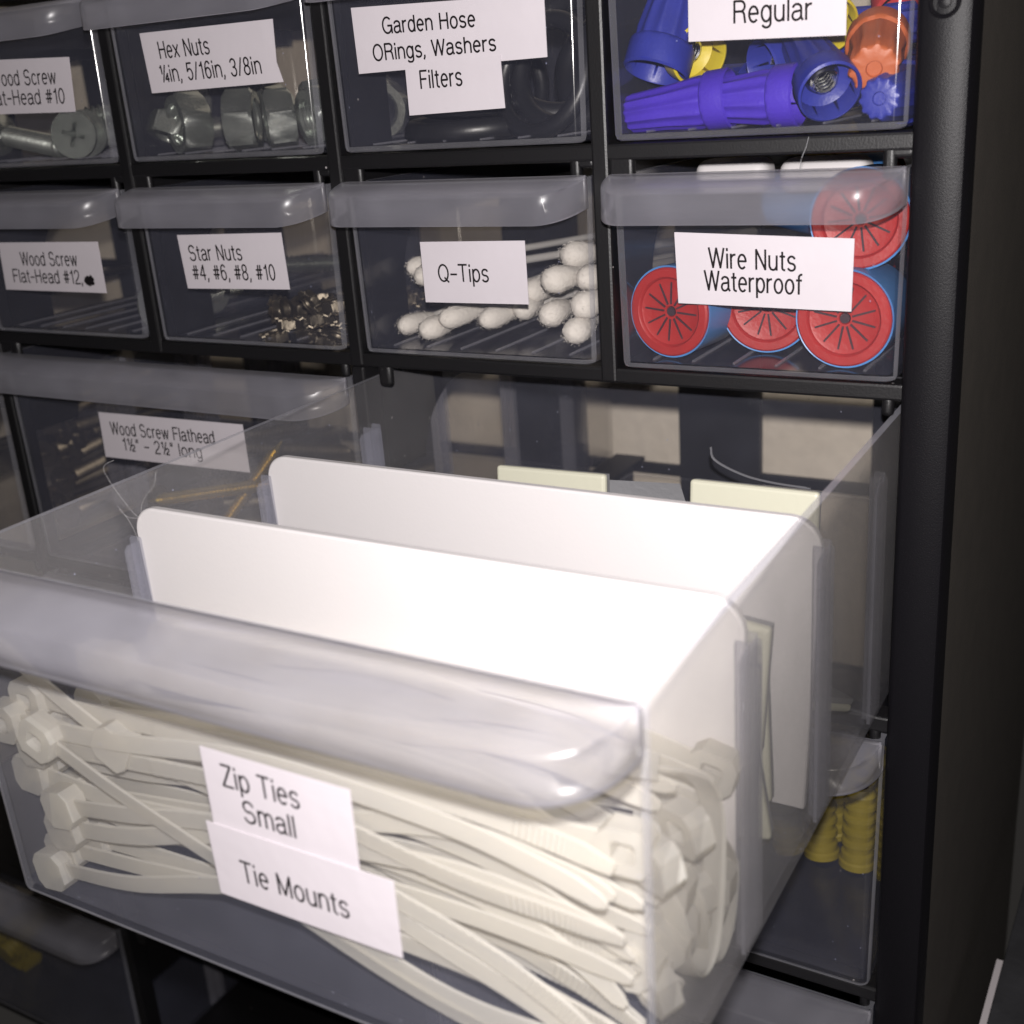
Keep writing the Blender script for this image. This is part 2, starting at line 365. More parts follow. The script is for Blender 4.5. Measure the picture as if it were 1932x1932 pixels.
def lip_mesh(w, h, proj=9.6, drop=2.0, skirt=5.3, rx=9.0):
    g = G(); w2 = w/2-.2; out = []; rim = []
    n = 12
    for i in range(n+1):
        a = math.pi+(math.pi/2)*i/n
        out.append((-w2+rx+rx*math.cos(a), proj*math.sin(a)))
    for i in range(1, 8): out.append((-w2+rx+(2*w2-2*rx)*i/8, -proj))
    for i in range(n+1):
        a = 1.5*math.pi+(math.pi/2)*i/n
        out.append((w2-rx+rx*math.cos(a), proj*math.sin(a)))
    L = len(out)
    rows = []
    def top(f):
        # from the drawer's front wall (y=0.2) out to the lip outline
        r = []
        for x, y in out:
            bulge = math.sin(f*math.pi/2); yy = .2+(y-.2)*f
            r.append((x, yy, h-.05-drop*(-y/proj)*f**1.6))
        return r
    rows = [top(0), top(.35), top(.7), top(.93)]
    rows.append([(x, y*.985, h-drop*(-y/proj)-.10) for x, y in out])
    rows.append([(x, y, h-drop*(-y/proj)-.32) for x, y in out])
    rows.append([(x*1.002, y*1.02, h-drop*(-y/proj)-skirt) for x, y in out])
    g.grid(rows, False, 0)
    me = g.mesh('handle_lip', ['lip', 'lipedge']); return me
def floor_rib_mesh(d): return G().box(-.22, .22, 3, d-3, 0, .35).mesh('floor_rib', 'guide', False)
def guide_mesh(hh):
    """pair of upright ribs with rounded heads on the inside of the left wall (+x = inwards)"""
    g = G()
    for y in (-2.0, 1.0):
        p = [(y, 0), (y+1.0, 0), (y+1.0, hh-.6)]+[(y+.5+.5*math.cos(a), hh-.6+.6*math.sin(a)) for a in (math.pi*.25, math.pi*.5, math.pi*.75)]+[(y, hh-.6)]
        g.prism(p, -.05, 1.7, 'x')
    p = [(-3.6, 0), (3.6, 0), (3.6, hh-2.2), (2.8, hh-1.4), (-2.8, hh-1.4), (-3.6, hh-2.2)]
    g.prism(p, -.06, .5, 'x')
    return g.mesh('divider_guide', 'guide')
CACHE = {}
def cached(key, fn):
    if key not in CACHE: CACHE[key] = fn()
    return CACHE[key]
DRAWERS = {}
def make_drawer(key, xc, w, row, label, large=False, yfront=-.9, tilt=0.0, ztop=None, group=None, guides=True):
    zb, zt = ROWS[row]; h = zt-zb; d = 133.0
    taper = .9 if large else .6
    loc = Vector((xc, yfront, zb))
    q = Quaternion((1, 0, 0), tilt)
    if ztop is not None: loc = Vector((xc, yfront, ztop))-q @ Vector((0, 0, h))
    t = thing('drawer', label, 'drawer', loc, q, group)
    obj('tub', cached(('tub', w, h), lambda: tub_mesh(w, h, d, taper, mat='hazed' if key == 'open' else 'clear')), t)
    lp = obj('handle_lip', cached(('lip', w, h), lambda: lip_mesh(w, h, rx=9.5 if large else 6.0)), t)
    so = lp.modifiers.new('wall', 'SOLIDIFY'); so.thickness = .95*MM; so.offset = 0; so.material_offset_rim = 1
    nr = 0 if large else 6
    for i in range(nr):
        obj('floor_rib', cached(('rib', d), lambda: floor_rib_mesh(d)), t, (-w/2+w*(i+.8)/(nr+.6), 0, 1.15))
    if guides and large:
        hh = h-10.5
        gm = cached(('guide', hh), lambda: guide_mesh(hh))
        for yy in (36.5, 70, 103):
            obj('divider_guide', gm, t, (-w/2+1.15+.1, yy, 1.1))
            o = obj('divider_guide', gm, t, (w/2-1.15-.1, yy, 1.1)); o.scale = (-1, 1, 1)
    DRAWERS[key] = (t, loc, q, w, h)
    return t
SW = 55.2
def scx(k): return X0-30-60*k
small_grp = 'small drawers with sticker labels'
RC, RW = -26.4, 51.6
make_drawer('wn_reg', RC, RW, 'A', 'small clear drawer of blue, yellow, orange and red wire nuts', group=small_grp)
make_drawer('wn_wp', RC, RW, 'B', 'small clear drawer of red and blue waterproof wire nuts', group=small_grp)
make_drawer('hose', scx(1), SW, 'A', 'small clear drawer of black rubber rings with two overlapping labels', group=small_grp)
make_drawer('swab', scx(1), SW, 'B', 'small clear drawer of white cotton swabs', group=small_grp)
make_drawer('hex', scx(2), SW, 'A', 'small clear drawer of hex nuts labelled with quarter inch sizes', group=small_grp)
make_drawer('star', scx(2), SW, 'B', 'small clear drawer labelled Star Nuts', group=small_grp)
make_drawer('s10', scx(3), SW, 'A', 'small clear drawer of zinc screws labelled Wood Screw Flat-Head #10', group=small_grp)
make_drawer('s12', scx(3), SW, 'B', 'nearly empty small clear drawer whose label ends in a black scribble', group=small_grp)
LW = 114.6
make_drawer('open', -56.8, 111.8, 'C', 'large clear drawer pulled open, full of zip ties and white dividers', True, -105.37, .0095, ztop=-7.16)
make_drawer('flat', scx(2)-30, LW, 'C', 'large closed clear drawer labelled Wood Screw Flathead', True)
make_drawer('farleft', scx(4)-30, LW, 'C', 'large closed clear drawer beyond the flathead screw drawer, mostly out of view', True)
make_drawer('yellow', -57.0, 112.6, 'D', 'large clear drawer of yellow plugs directly under the open drawer', True)
make_drawer('lowleft', scx(2)-30, LW, 'D', 'large clear drawer below the flathead screw drawer, in the dark', True)
make_drawer('low', -57.0, 112.6, 'E', 'large clear drawer two levels below the open drawer, only its lip showing', True)

make_drawer('low_ff', scx(4)-30, LW, 'F', 'large dark clear drawer in the lowest row with yellow plugs near its top', True)

# ------------------------------------------------------------------ sticker labels with lettering
def ARC(cx, cy, rx, ry, a0, a1, n=14):
    return [(cx+rx*math.cos(math.radians(a0+(a1-a0)*k/n)), cy+ry*math.sin(math.radians(a0+(a1-a0)*k/n))) for k in range(n+1)]
O_ = lambda cx, cy, rx, ry: ARC(cx, cy, rx, ry, 90, 450, 28)
STEM = lambda x, y0=0, y1=1: [(x, y0), (x, y1)]
BOWL = O_(.22, .36, .21, .36)
# a plain narrow grotesque as pen strokes: cap height 1, x-height .72; glyph = (width, strokes)
GL = {
 'a': (.46, [ARC(.22, .54, .19, .18, 165, 0)+[(.41, .12), (.48, .0)], [(.41, .43), (.2, .39)]+ARC(.17, .195, .16, .195, 100, 270)+ARC(.17, .24, .24, .24, 270, 350)]),
 'c': (.44, [ARC(.23, .36, .21, .36, 42, 318)]),
 'd': (.46, [BOWL, STEM(.43)]),
 'e': (.46, [[(.02, .38), (.44, .38)]+ARC(.23, .36, .21, .36, 4, 312)]),
 'f': (.28, [ARC(.27, .84, .14, .16, 80, 180)+[(.13, 0)], [(0, .70), (.27, .70)]]),
 'g': (.46, [BOWL, [(.43, .72), (.43, -.08)]+ARC(.23, -.08, .20, .20, 0, -150)]),
 'h': (.46, [STEM(.03), ARC(.235, .45, .2, .27, 175, 0)+[(.435, 0)]]),
 'i': (.07, [STEM(.035, 0, .72), STEM(.035, .90, 1.0)]),
 'l': (.07, [STEM(.035)]),
 'm': (.72, [STEM(.03, 0, .72), ARC(.20, .46, .165, .26, 175, 0)+[(.365, 0)], ARC(.53, .46, .165, .26, 175, 0)+[(.695, 0)]]),
 'n': (.46, [STEM(.03, 0, .72), ARC(.235, .45, .2, .27, 175, 0)+[(.435, 0)]]),
 'o': (.48, [O_(.24, .36, .22, .36)]),
 'p': (.46, [STEM(.03, -.28, .72), O_(.24, .36, .21, .36)]),
 'r': (.27, [STEM(.03, 0, .72), ARC(.25, .45, .22, .25, 175, 85)]),
 's': (.42, [ARC(.21, .54, .18, .18, 25, 270)+ARC(.21, .18, .19, .18, 90, -155)]),
 't': (.26, [[(.12, .92), (.12, .14)]+ARC(.24, .14, .12, .13, 180, 280), [(0, .70), (.25, .70)]]),
 'u': (.46, [[(.03, .72), (.03, .27)]+ARC(.23, .27, .2, .27, 180, 355), STEM(.43, 0, .72)]),
 'x': (.42, [[(0, .72), (.42, 0)], [(.42, .72), (0, 0)]]),
 'w': (.66, [[(0, .72), (.17, 0), (.33, .72), (.49, 0), (.66, .72)]]),
 'F': (.50, [[(.04, 0), (.04, 1), (.50, 1)], [(.04, .53), (.44, .53)]]),
 'G': (.68, [ARC(.34, .5, .32, .5, 48, 330)+[(.66, .47), (.38, .47)], [(.66, .30), (.66, 0)]]),
 'H': (.58, [STEM(.04), STEM(.54), [(.04, .53), (.54, .53)]]),
 'M': (.70, [[(.04, 0), (.04, 1), (.35, .04), (.66, 1), (.66, 0)]]),
 'N': (.58, [[(.04, 0), (.04, 1), (.54, 0), (.54, 1)]]),
 'O': (.70, [O_(.35, .5, .32, .5)]),
 'Q': (.70, [O_(.35, .5, .32, .5), [(.42, .22), (.68, -.05)]]),
 'R': (.58, [[(.04, 0), (.04, 1), (.34, 1)]+ARC(.34, .76, .20, .24, 90, -90)+[(.04, .52)], [(.34, .52)]+ARC(.36, .30, .16, .22, 90, 0)+[(.56, 0)]]),
 'S': (.58, [ARC(.29, .74, .24, .26, 20, 250)+ARC(.29, .26, .26, .27, 75, -162)]),
 'T': (.56, [[(0, 1), (.56, 1)], STEM(.28)]),
 'W': (.84, [[(0, 1), (.21, 0), (.42, 1), (.63, 0), (.84, 1)]]),
 'Z': (.54, [[(.03, 1), (.52, 1), (.02, 0), (.54, 0)]]),
 '#': (.50, [[(.13, .04), (.21, .96)], [(.31, .04), (.39, .96)], [(.02, .66), (.50, .66)], [(0, .34), (.48, .34)]]),
 '0': (.46, [O_(.23, .5, .21, .5)]), '1': (.30, [[(.05, .78), (.16, .80), (.24, 1), (.24, 0)]]),
 '2': (.46, [ARC(.23, .73, .20, .27, 175, -20)+[(.34, .46), (.10, .2), (.02, 0), (.45, 0)]]),
 '3': (.46, [ARC(.22, .75, .19, .25, 165, -90)+ARC(.22, .25, .21, .27, 90, -165)]),
 '4': (.48, [[(.36, 0), (.36, 1), (.02, .30), (.48, .30)]]),
 '5': (.46, [[(.42, 1), (.09, 1), (.05, .50)]+ARC(.23, .33, .20, .33, 140, -150)]),
 '6': (.46, [O_(.23, .31, .20, .31), ARC(.25, .5, .22, .5, 45, 180)+[(.03, .34)]]),
 '8': (.46, [O_(.23, .76, .17, .24), O_(.23, .26, .21, .26)]),
 ',': (.08, [[(.05, .08), (.05, -.03), (.0, -.16)]]), '/': (.28, [[(0, -.02), (.28, 1.02)]]),
 '-': (.34, [[(.0, .42), (.34, .42)]]), '"': (.20, [STEM(.04, .72, 1), STEM(.17, .72, 1)]), ' ': (.22, [])}
def frac(a, b):
    f = [[(x*.6, .5+y*.5) for x, y in st] for st in GL[a][1]]+[[(.16, 0), (.46, 1)]]+[[(.36+x*.6, y*.5) for x, y in st] for st in GL[b][1]]
    return (.64, f)
GL['\u00bc'] = frac('1', '4'); GL['\u00bd'] = frac('1', '2'); GL['\u2013'] = (.40, [[(0, .42), (.40, .42)]])
def text_strokes(s):
    x = 0; out = []
    for ch in s:
        w, st = GL[ch]
        out += [[(x+a, b) for a, b in p] for p in st]; x += w+.15
    return out, x-.15
def sticker(key, corners, lines, world_y, poly=None, lift=0.0, scribble=None):
    """corners: TL,TR,BR,BL (X,Z world mm on the drawer's face); lines: (text, x0, x1, baseline, capfrac) fractions of the label"""
    t, loc, q, w, h = DRAWERS[key]
    qi = q.inverted()
    def toloc(X, Z):
        p = qi @ (Vector((X, world_y, Z))-loc); return p.x, p.z
    c = [toloc(*p) for p in corners]
    TL, TR, BR, BL = [Vector(p) for p in c]
    yf = -.02-lift
    pts = [c[0], c[1]]+([toloc(*p) for p in poly] if poly else [])+[c[2], c[3]]
    st = obj('label_sticker', G().prism(pts, yf-.13, yf, 'y').mesh('label_sticker', 'paper', False), t)
    st['label'] = 'white label tape sticker reading '+' '.join(l[0] for l in lines)
    g = G()
    def bil(a, b):
        top = TL.lerp(TR, a); bot = BL.lerp(BR, a); return top.lerp(bot, b)
    H = (TL-BL).length
    hw = .185                                     # half the pen width, mm
    ly = 0
    for (s, x0, x1, base, cap) in lines:
        raw, wid = text_strokes(s); strokes = []
        for p in raw:
            cur = [p[0]]
            for k in range(1, len(p)):
                cur.append(p[k])
                if k < len(p)-1:
                    a, b = Vector(p[k])-Vector(p[k-1]), Vector(p[k+1])-Vector(p[k])
                    if a.length > 1e-6 and b.length > 1e-6 and a.angle(b) > .75: strokes.append(cur); cur = [p[k]]
            strokes.append(cur)
        for sk in strokes:
            P = [bil(x0+(x1-x0)*a/wid, base-b*cap) for a, b in sk]
            ly = (ly+1) % 5; y = yf-.15-.004*ly
            clean = [P[0]]
            for p in P[1:]:
                if (p-clean[-1]).length > .02: clean.append(p)
            P = clean; closed = (P[0]-P[-1]).length < .05 and len(P) > 4
            n = len(P); Lf, Rt = [], []
            for k in range(n):
                a = P[k-1] if k else (P[-2] if closed else P[0]); b = P[k+1] if k < n-1 else (P[1] if closed else P[-1])
                d1 = (P[k]-a); d2 = (b-P[k])
                if d1.length < 1e-6: d1 = d2
                if d2.length < 1e-6: d2 = d1
                d1 = d1.normalized(); d2 = d2.normalized(); t_ = (d1+d2)
                t_ = t_.normalized() if t_.length > .3 else d1
                nn = Vector((-t_.y, t_.x)); m = hw/max(.45, nn.dot(Vector((-d1.y, d1.x))))
                q0 = P[k]
                if not closed and k == 0: q0 = q0-d2*hw*.5
                if not closed and k == n-1: q0 = q0+d1*hw*.5
                Lf.append(q0+nn*m); Rt.append(q0-nn*m)
            g.add([(p.x, y, p.y) for p in Lf]+[(p.x, y, p.y) for p in Rt], [(k, k+1, n+k+1, n+k) for k in range(n-1)])
    if scribble:
        rr = random.Random(3); pts = []
        for i in range(34):
            a = i*2.4; r = .25+.75*rr.random()
            p = bil(scribble[0]+scribble[2]*r*math.cos(a), scribble[1]+scribble[3]*r*math.sin(a)); pts.append((p.x, p.y))
        for i in range(len(pts)-1):
            a, b = Vector(pts[i]), Vector(pts[i+1]); n = (b-a); n = Vector((-n.y, n.x)).normalized()*.32
            y = yf-.17-.0006*i
            g.add([(a.x+n.x, y, a.y+n.y), (b.x+n.x, y, b.y+n.y), (b.x-n.x, y, b.y-n.y), (a.x-n.x, y, a.y-n.y)], [(0, 1, 2, 3)])
    me = g.mesh('lettering', 'ink', False)
    obj('lettering', me, st)
C1, C2 = .265, .27
sticker('s10', [(-221, 65.6), (-185.2, 64.1), (-186.3, 52.4), (-221.4, 53.4)], [('Wood Screw', .235, .855, .47, C1), ('Flat-Head #10', .15, .915, .83, C1)], -1)
sticker('hex', [(-162.1, 67.2), (-124.9, 67.0), (-124.1, 55.1), (-161.2, 55.0)], [('Hex Nuts', .125, .51, .44, C2), ('\u00bcin, 5/16in, 3/8in', .10, .86, .83, C2)], -1, poly=[(-125.3, 59.0)])
sticker('hose', [(-105.3, 67.3), (-63.4, 65.9), (-63.4, 55.6), (-105, 55.4)], [('Garden Hose', .165, .655, .42, .24), ('ORings, Washers', .095, .75, .82, .24)], -1)
sticker('hose', [(-93.9, 56.6), (-72.9, 56.6), (-72.6, 47.5), (-93.9, 47.2)], [('Filters', .15, .59, .50, .33)], -1, lift=.2)
sticker('wn_reg', [(-36.6, 68.0), (-10.7, 67.0), (-10.6, 55.1), (-36.7, 56.1)], [('Regular', .30, .79, .785, .27)], -1)
sticker('s12', [(-223, 22.9), (-186.9, 23.2), (-187, 11), (-223.7, 11.1)], [('Wood Screw', .21, .77, .47, C1), ('Flat-Head #12,', .10, .79, .83, C1)], -1, scribble=(.86, .77, .055, .12))
sticker('star', [(-160.6, 24.7), (-130, 25.2), (-129.6, 13.1), (-159.8, 12.7)], [('Star Nuts', .085, .60, .47, C2), ('#4, #6, #8, #10', .085, .885, .83, C2)], -1)
sticker('swab', [(-94.4, 23.3), (-70.4, 23.6), (-70.4, 11.5), (-94.3, 11.3)], [('Q\u2013Tips', .155, .64, .645, .27)], -1)
sticker('wn_wp', [(-40, 25.1), (-8.4, 24.0), (-8.6, 12.0), (-39.5, 12.6)], [('Wire Nuts', .20, .69, .47, .27), ('Waterproof', .17, .725, .79, .27)], -1)
sticker('flat', [(-198, -19.4), (-149.4, -18.8), (-149.3, -30.6), (-198.4, -31.3)], [('Wood Screw Flathead', .075, .80, .46, C1), ('1\u00bd" \u2013 2\u00bd" long', .145, .70, .80, C1)], -1)
sticker('open', [(-64.2, -26.6), (-39.7, -26.8), (-39.9, -38.6), (-64.2, -38.4)], [('Zip Ties', .13, .655, .43, .27), ('Small', .245, .60, .83, .27)], -105.9)
sticker('open', [(-65.4, -38.3), (-34.6, -38.3), (-34.7, -49.9), (-65.1, -49.9)], [('Tie Mounts', .16, .745, .70, .28)], -105.9, lift=.2)

# ------------------------------------------------------------------ open drawer: white dividers
def divider(Y, xl, xr, zt, zb, label):
    w, h = xr-xl, zt-zb; r = 4.8; p = [(-w/2+2, 0), (w/2-2, 0)]
    for i in range(9):
        a = (math.pi/2)*i/8; p.append((w/2-r+r*math.cos(a), h-r+r*math.sin(a)))
    for i in range(9):
        a = math.pi/2+(math.pi/2)*i/8; p.append((-w/2+r+r*math.cos(a), h-r+r*math.sin(a)))
    o = obj('drawer_divider', G().prism(p, -.85, .85, 'y').mesh('drawer_divider', 'white'), None, ((xl+xr)/2, Y, zb))
    bevel(o, .35, 2)
    return tag(o, label, 'divider', 'white dividers in the open drawer')
FLOOR_C = -63.2
divider(-68.8, -110.9, -2.9, -11.0, -63.0, 'white plastic divider directly behind the zip ties in the open drawer')
divider(-35.2, -110.9, -2.9, -12.1, -62.8, 'white plastic divider in front of the cream tie mounts')

# zip ties -----------------------------------------------------------------------------------
def head_mesh():
    g = G()
    oct_ = [(-3.3, -1.7), (-2.2, -3.1), (1.9, -3.1), (3.3, -1.7), (3.3, 1.7), (1.9, 3.1), (-2.2, 3.1), (-3.3, 1.7)]
    # block with a through window: ring of quads
    win = [(-1.5, -1.0), (-1.0, -1.35), (1.0, -1.35), (1.5, -1.0), (1.5, 1.0), (1.0, 1.35), (-1.0, 1.35), (-1.5, 1.0)]
    n = 8
    def P(l, y): return [(a, y, b) for a, b in l]
    f0, f1, w0, w1 = P(oct_, -1.6), P(oct_, 1.6), P(win, -1.6), P(win, .9)
    g.grid([w1, w0, f0, f1], True); g.add(f1, [tuple(range(n))]); g.add(w1, [tuple(range(n))])
    return g.mesh('head', 'nylon')
HEAD = head_mesh()
def strap_mesh(path, width=3.05, th=.5, wdir=(0, 0, 1), teeth=False, roll=None, loc=Vector((0, 0, 0))):
    g = G(); rows = []; n = len(path); wd = Vector(wdir)
    for i, p in enumerate(path):
        t = (path[min(i+1, n-1)]-path[max(i-1, 0)]).normalized()
        wv = (wd-t*wd.dot(t)).normalized()
        if roll: wv = Quaternion(t, roll[0]+(roll[1]-roll[0])*i/(n-1)) @ wv
        nv = t.cross(wv)
        k = i/(n-1)
        ww = width*(1 if k < .88 else 1-.35*(k-.88)/.12)*(1 if i < n-1 else .55); tt = th*(1 if k < .93 else .8)
        ridge = .16 if teeth and i % 2 and k > .25 else 0
        a, b = ww/2, tt/2
        c = .25
        sec = [(-a, -b+c), (-a+c, -b), (a-c, -b), (a, -b+c), (a, b-c), (a-c, b+ridge), (-a+c, b+ridge), (-a, b-c)]
        rows.append([tuple(p-loc+wv*x+nv*y) for x, y in sec])
    g.grid(rows, True); g.add(rows[0], [tuple(range(8))]); g.add(rows[-1], [tuple(range(8))])
    return g.mesh('strap', 'nylon')
TIE_GROUP = 'natural nylon zip ties in the open drawer'
TIE_LABEL = 'translucent natural nylon zip tie lying in the open drawer behind the front label'
def zip_tie(pts, n=34, wdir=(0, 0, 1), teeth=False, roll=None, label=TIE_LABEL, width=3.05, headroll=0):
    if teeth: n = 150
    path = spline(pts, n); hp = path[0]
    t = (path[1]-path[0]).normalized()
    th = thing('zip_tie', label, 'zip tie', hp, None, TIE_GROUP)
    obj('strap', strap_mesh(path, width, wdir=wdir, teeth=teeth, roll=roll, loc=hp), th)
    ho = obj('head', HEAD, th)
    wv = Vector(wdir); z = (wv-t*wv.dot(t)).normalized(); y = z.cross(t)
    if headroll:
        qq = Quaternion(t, headroll); z = qq @ z; y = qq @ y
    mtx = Matrix((t, y, z)).transposed()
    ho.rotation_mode = 'QUATERNION'; ho.rotation_quaternion = mtx.to_quaternion(); ho.location = (-t*2.2)*MM
    return th
rz = random.Random(21)
NT = 66
order = list(range(NT)); rz.shuffle(order)
for k in range(NT):
    i = order[k]; f = i/(NT-1)
    y = -103.3+k*.49
    if k < 12: f = (k*5 % 12)/11                      # the front layer fans over the whole height
    zh = -60.0+(-30.0+59.0)*f+rz.uniform(-1, 1)
    zm = -53.5+(-29.5+53.5)*f+rz.uniform(-5.5, 5.5)
    zm = max(zm, -54)
    zq = -55+(-29.5+55)*f+rz.uniform(-3, 3)
    zm = min(zm, -29.0); zq = min(zq, -29.0)
    ze = zq-rz.choice((0, 2, 4, 10, 15))*(.4+f*.7)+rz.uniform(-1, 1); ze = max(ze, -60.5)
    jy = lambda: rz.uniform(-.15, .15)
    rev = (k % 5 == 3 and k > 9)
    xh = -107.0+rz.uniform(0, 10)
    pts = [(xh, y+.4, zh), (-86, y+jy(), zh*.72+zm*.28+rz.uniform(-1, 1)), (-58, y+jy(), zm), (-30, y+jy(), zq), (-15, y+jy(), (zq+ze)/2), (-5-rz.uniform(0, 3), y, ze)]
    if rev:
        pts = [(-8-rz.uniform(0, 2), y+.3, max(ze, -58)), (-18, y, (zq+ze)/2), (-30, y, zq), (-58, y, zm), (-86, y, (zh+zm)/2), (-107+rz.uniform(0, 4), y, zh)]
    zip_tie(pts, teeth=(k % 3 == 1), roll=(rz.uniform(-.12, .12), rz.uniform(-.2, .2)), headroll=rz.choice((math.pi, math.pi, math.pi, 0)))
# the fanned tie standing up at the heads, and the looped ends against the right wall
zip_tie([(-97.5, -103.3, -35.5), (-84, -103.2, -41), (-60, -103.0, -49), (-38, -103.0, -56), (-20, -102.8, -60)], roll=(.1, .1),
        label='nylon zip tie crossing in front of the others down to the drawer floor')
zip_tie([(-88, -101.0, -33), (-97, -101.4, -28), (-103, -101.6, -24.2), (-108, -101.8, -20.5)], n=16,
        label='zip tie whose tail sticks up past the lip')
for (y0, z0, z1, dx, lab) in ((-86, -27, -57, 0, 'zip tie bent into a tall loop against the side of the open drawer'),
                              (-79, -40, -60.5, .8, 'zip tie bent into a low loop beside the first white divider')):
    zip_tie([(-9, y0, z0), (-4.2-dx, y0+2, z0-1), (-3.9-dx, y0+6.5, z0-7), (-3.8-dx, y0+7.5, (z0+z1)/2), (-3.8-dx, y0+5.5, z1+3), (-4.2-dx, y0+1.5, z1), (-4.4-dx, y0-2.5, z1+5), (-6, y0-3, z1+14), (-16, y0-2.5, z1+18)],
            wdir=(1, 0, .15), width=3.2, label=lab)
for j, (y0, z0) in enumerate(((-94, -33.5), (-83, -36), (-92, -53), (-78, -49))):
    zip_tie([(-6.6-j*.6, y0, z0), (-14, y0+3, z0-1), (-34, y0+2, z0-3), (-60, y0, z0-2)], wdir=(.2, 1, .1), n=20, headroll=math.pi/2,
            label='zip tie with its square head turned against the drawer side nearest the black post')

# tie mounts ------------------------------------------------------------------------------------
def mount_meshes():
    base = G().box(-11.5, 11.5, -.8, .8, -11.5, 11.5).mesh('base_plate', 'cream', False)
    blk = G()
    for s in (-1, 1): blk.box(s*5-1.6, s*5+1.6, -4.2, -.8, -5.5, 5.5)
    blk.box(-5, 5, -4.2, -2.6, -2.2, 2.2)
    blk = blk.mesh('saddle', 'cream', False)
    pad = G().box(-11.2, 11.2, .8, 1.9, -11.2, 11.2).mesh('foam_pad', 'foam', False)
    return base, blk, pad
MB, MS, MP = mount_meshes()
def tie_mount(c, rot, label, foam=True):
    t = thing('tie_mount', label, 'tie mount', c, rot, 'square adhesive tie mounts')
    bevel(obj('base_plate', MB, t), .7, 3); bevel(obj('saddle', MS, t), .3, 2)
    if foam: obj('foam_pad', MP, t)
from mathutils import Euler
E3 = lambda x, y, z: Euler((x, y, z)).to_quaternion()
tie_mount((-60.4, -15, -28.3), E3(-.10, -.012, .02), 'cream square tie mount standing upright between divider and cabinet, away from the side wall')
tie_mount((-21.0, -15, -27.2), E3(-.10, .0, 0), 'cream square tie mount standing upright close to the drawer wall beside the black post')
tie_mount((-45.0, -12, -27.6), E3(math.pi-1.12, .18, .70), 'tie mount lying face down with its grey foam pad up')
for j, (x, y, z, a, b, cc) in enumerate(((-90, -18, -52, 1.3, .2, .4), (-62, -17, -49, 1.2, -.1, 1.0), (-36, -18, -50, 1.35, .1, .3), (-17, -17, -50, 1.1, .2, -.3), (-50, -10, -43, 1.5, 0, .8), (-75, -12, -43, 1.4, .1, .2), (-25, -15, -43, 1.55, .1, 1.2))):
    tie_mount((x, y, z), E3(a, b, cc), 'cream tie mount in the loose pile under the upright ones')
for j, (y, z, ry) in enumerate(((-60, -36, .05), (-56, -46, -.12), (-51, -33, .1), (-47, -44, .0))):
    tie_mount((-16-j*.8, y, z), E3(.1, ry, .05-j*.03), 'cream tie mount stood on edge between the two white dividers')
# clear strap tail that springs up behind the dividers
o = obj('strap_offcut', strap_mesh([p for p in spline([px(1341, 843, -10), px(1349, 868, -10), px(1400, 895, -10), px(1455, 910, -10), px(1530, 922, -10)], 22)], .7, .35, wdir=(0, 1, 0), loc=px(1341, 843, -10)), None, px(1341, 843, -10))
o.data.materials[0] = M['strip']
tag(o, 'thin curled grey strip springing up above the tie mounts', 'strip')

# ------------------------------------------------------------------ wire nuts
def wire_nut_meshes(mat, ribs=12, L=24.0, R=6.2, tip=3.7):
    rib = lambda a: max(0, math.cos(a*ribs))**.5-.4
    prof = [(R*.90, 5.2), (R*.90, .25), (R*.93, 0), (R, .35), (R, 4.6), (R*.97, 5.2), (R*.87, 5.6, .02), (R*.86, 7, .09), (R*.72, L*.6, .10), (tip+.15, L-.8, .12), (tip-.2, L-.2, .12), (tip-.7, L, .08), (tip*.35, L, 0), (tip*.3, L-.5, 0)]
    g = G().lathe(prof, 72, rib, cap0=False)
    cav = [(R*.90, 5.2), (R*.62, 6.2), (R*.55, 6.3), (R*.50, 14)]
    h = G().lathe(cav, 40, cap0=False)
    body = G(); body.add(g.v, g.f); body.add(h.v, h.f)
    bm = body.mesh('shell', mat)
    turns = 5.5; pts = [(2.35*math.cos(a), 2.35*math.sin(a), 4.2+a/(2*math.pi)*1.15) for a in [i*2*math.pi*turns/90 for i in range(91)]]
    sp = G().tube(pts, .52, 7).mesh('spring', 'spring')
    return bm, sp
WN = {k: wire_nut_meshes(m) for k, m in (('blue', 'blue'), ('violet', 'violet'), ('yellow', 'yellow'), ('red', 'red'))}
WN['orange'] = wire_nut_meshes('orange', 10, 18, 5.6, 4.0)
def wire_nut(kind, c, d, label, roll=0, s=1.0):
    t = thing('wire_nut', label, 'wire nut', c, aim(d, roll), 'twist-on wire nuts in one small drawer')
    t.scale = (s, s, s)
    a, b = WN[kind]; obj('shell', a, t); obj('spring', b, t)
wire_nut('blue', (-45.6, 5.4, 51.6), (.14, .40, .90), 'blue wire nut standing on its flared end beside the yellow one', s=.95)
wire_nut('violet', (-31.8, 5.9, 46.8), (-1, -.02, -.09), 'violet blue wire nut lying at the front with another pushed into its open end', .1, .80)
wire_nut('violet', (-19.8, 5.6, 46.6), (-1, .03, -.02), 'violet blue wire nut lying at the front with its tip in another nut', .3, .82)
wire_nut('blue', (-13.8, 2.4, 46.7), (-.50, .74, .46), 'blue wire nut showing the bright spring in its open end', .2, .84)
wire_nut('blue', (-5.4, 21.4, 45.8), (-.02, -1, -.02), 'blue wire nut showing its round tip beside the black post', .1, .84)
wire_nut('yellow', (-38.6, 9.0, 54.0), (-.75, .62, .25), 'yellow wire nut with its spring showing behind the blue ones', 0, .86)
wire_nut('orange', (-11.2, 21.5, 54.6), (.20, -.93, -.28), 'orange wire nut with its scalloped tip facing out', .2, .95)
wire_nut('red', (-6.0, 27.0, 58.5), (-.25, .5, .8), 'big red wire nut behind the orange one beside the black post', .1, 1.2)
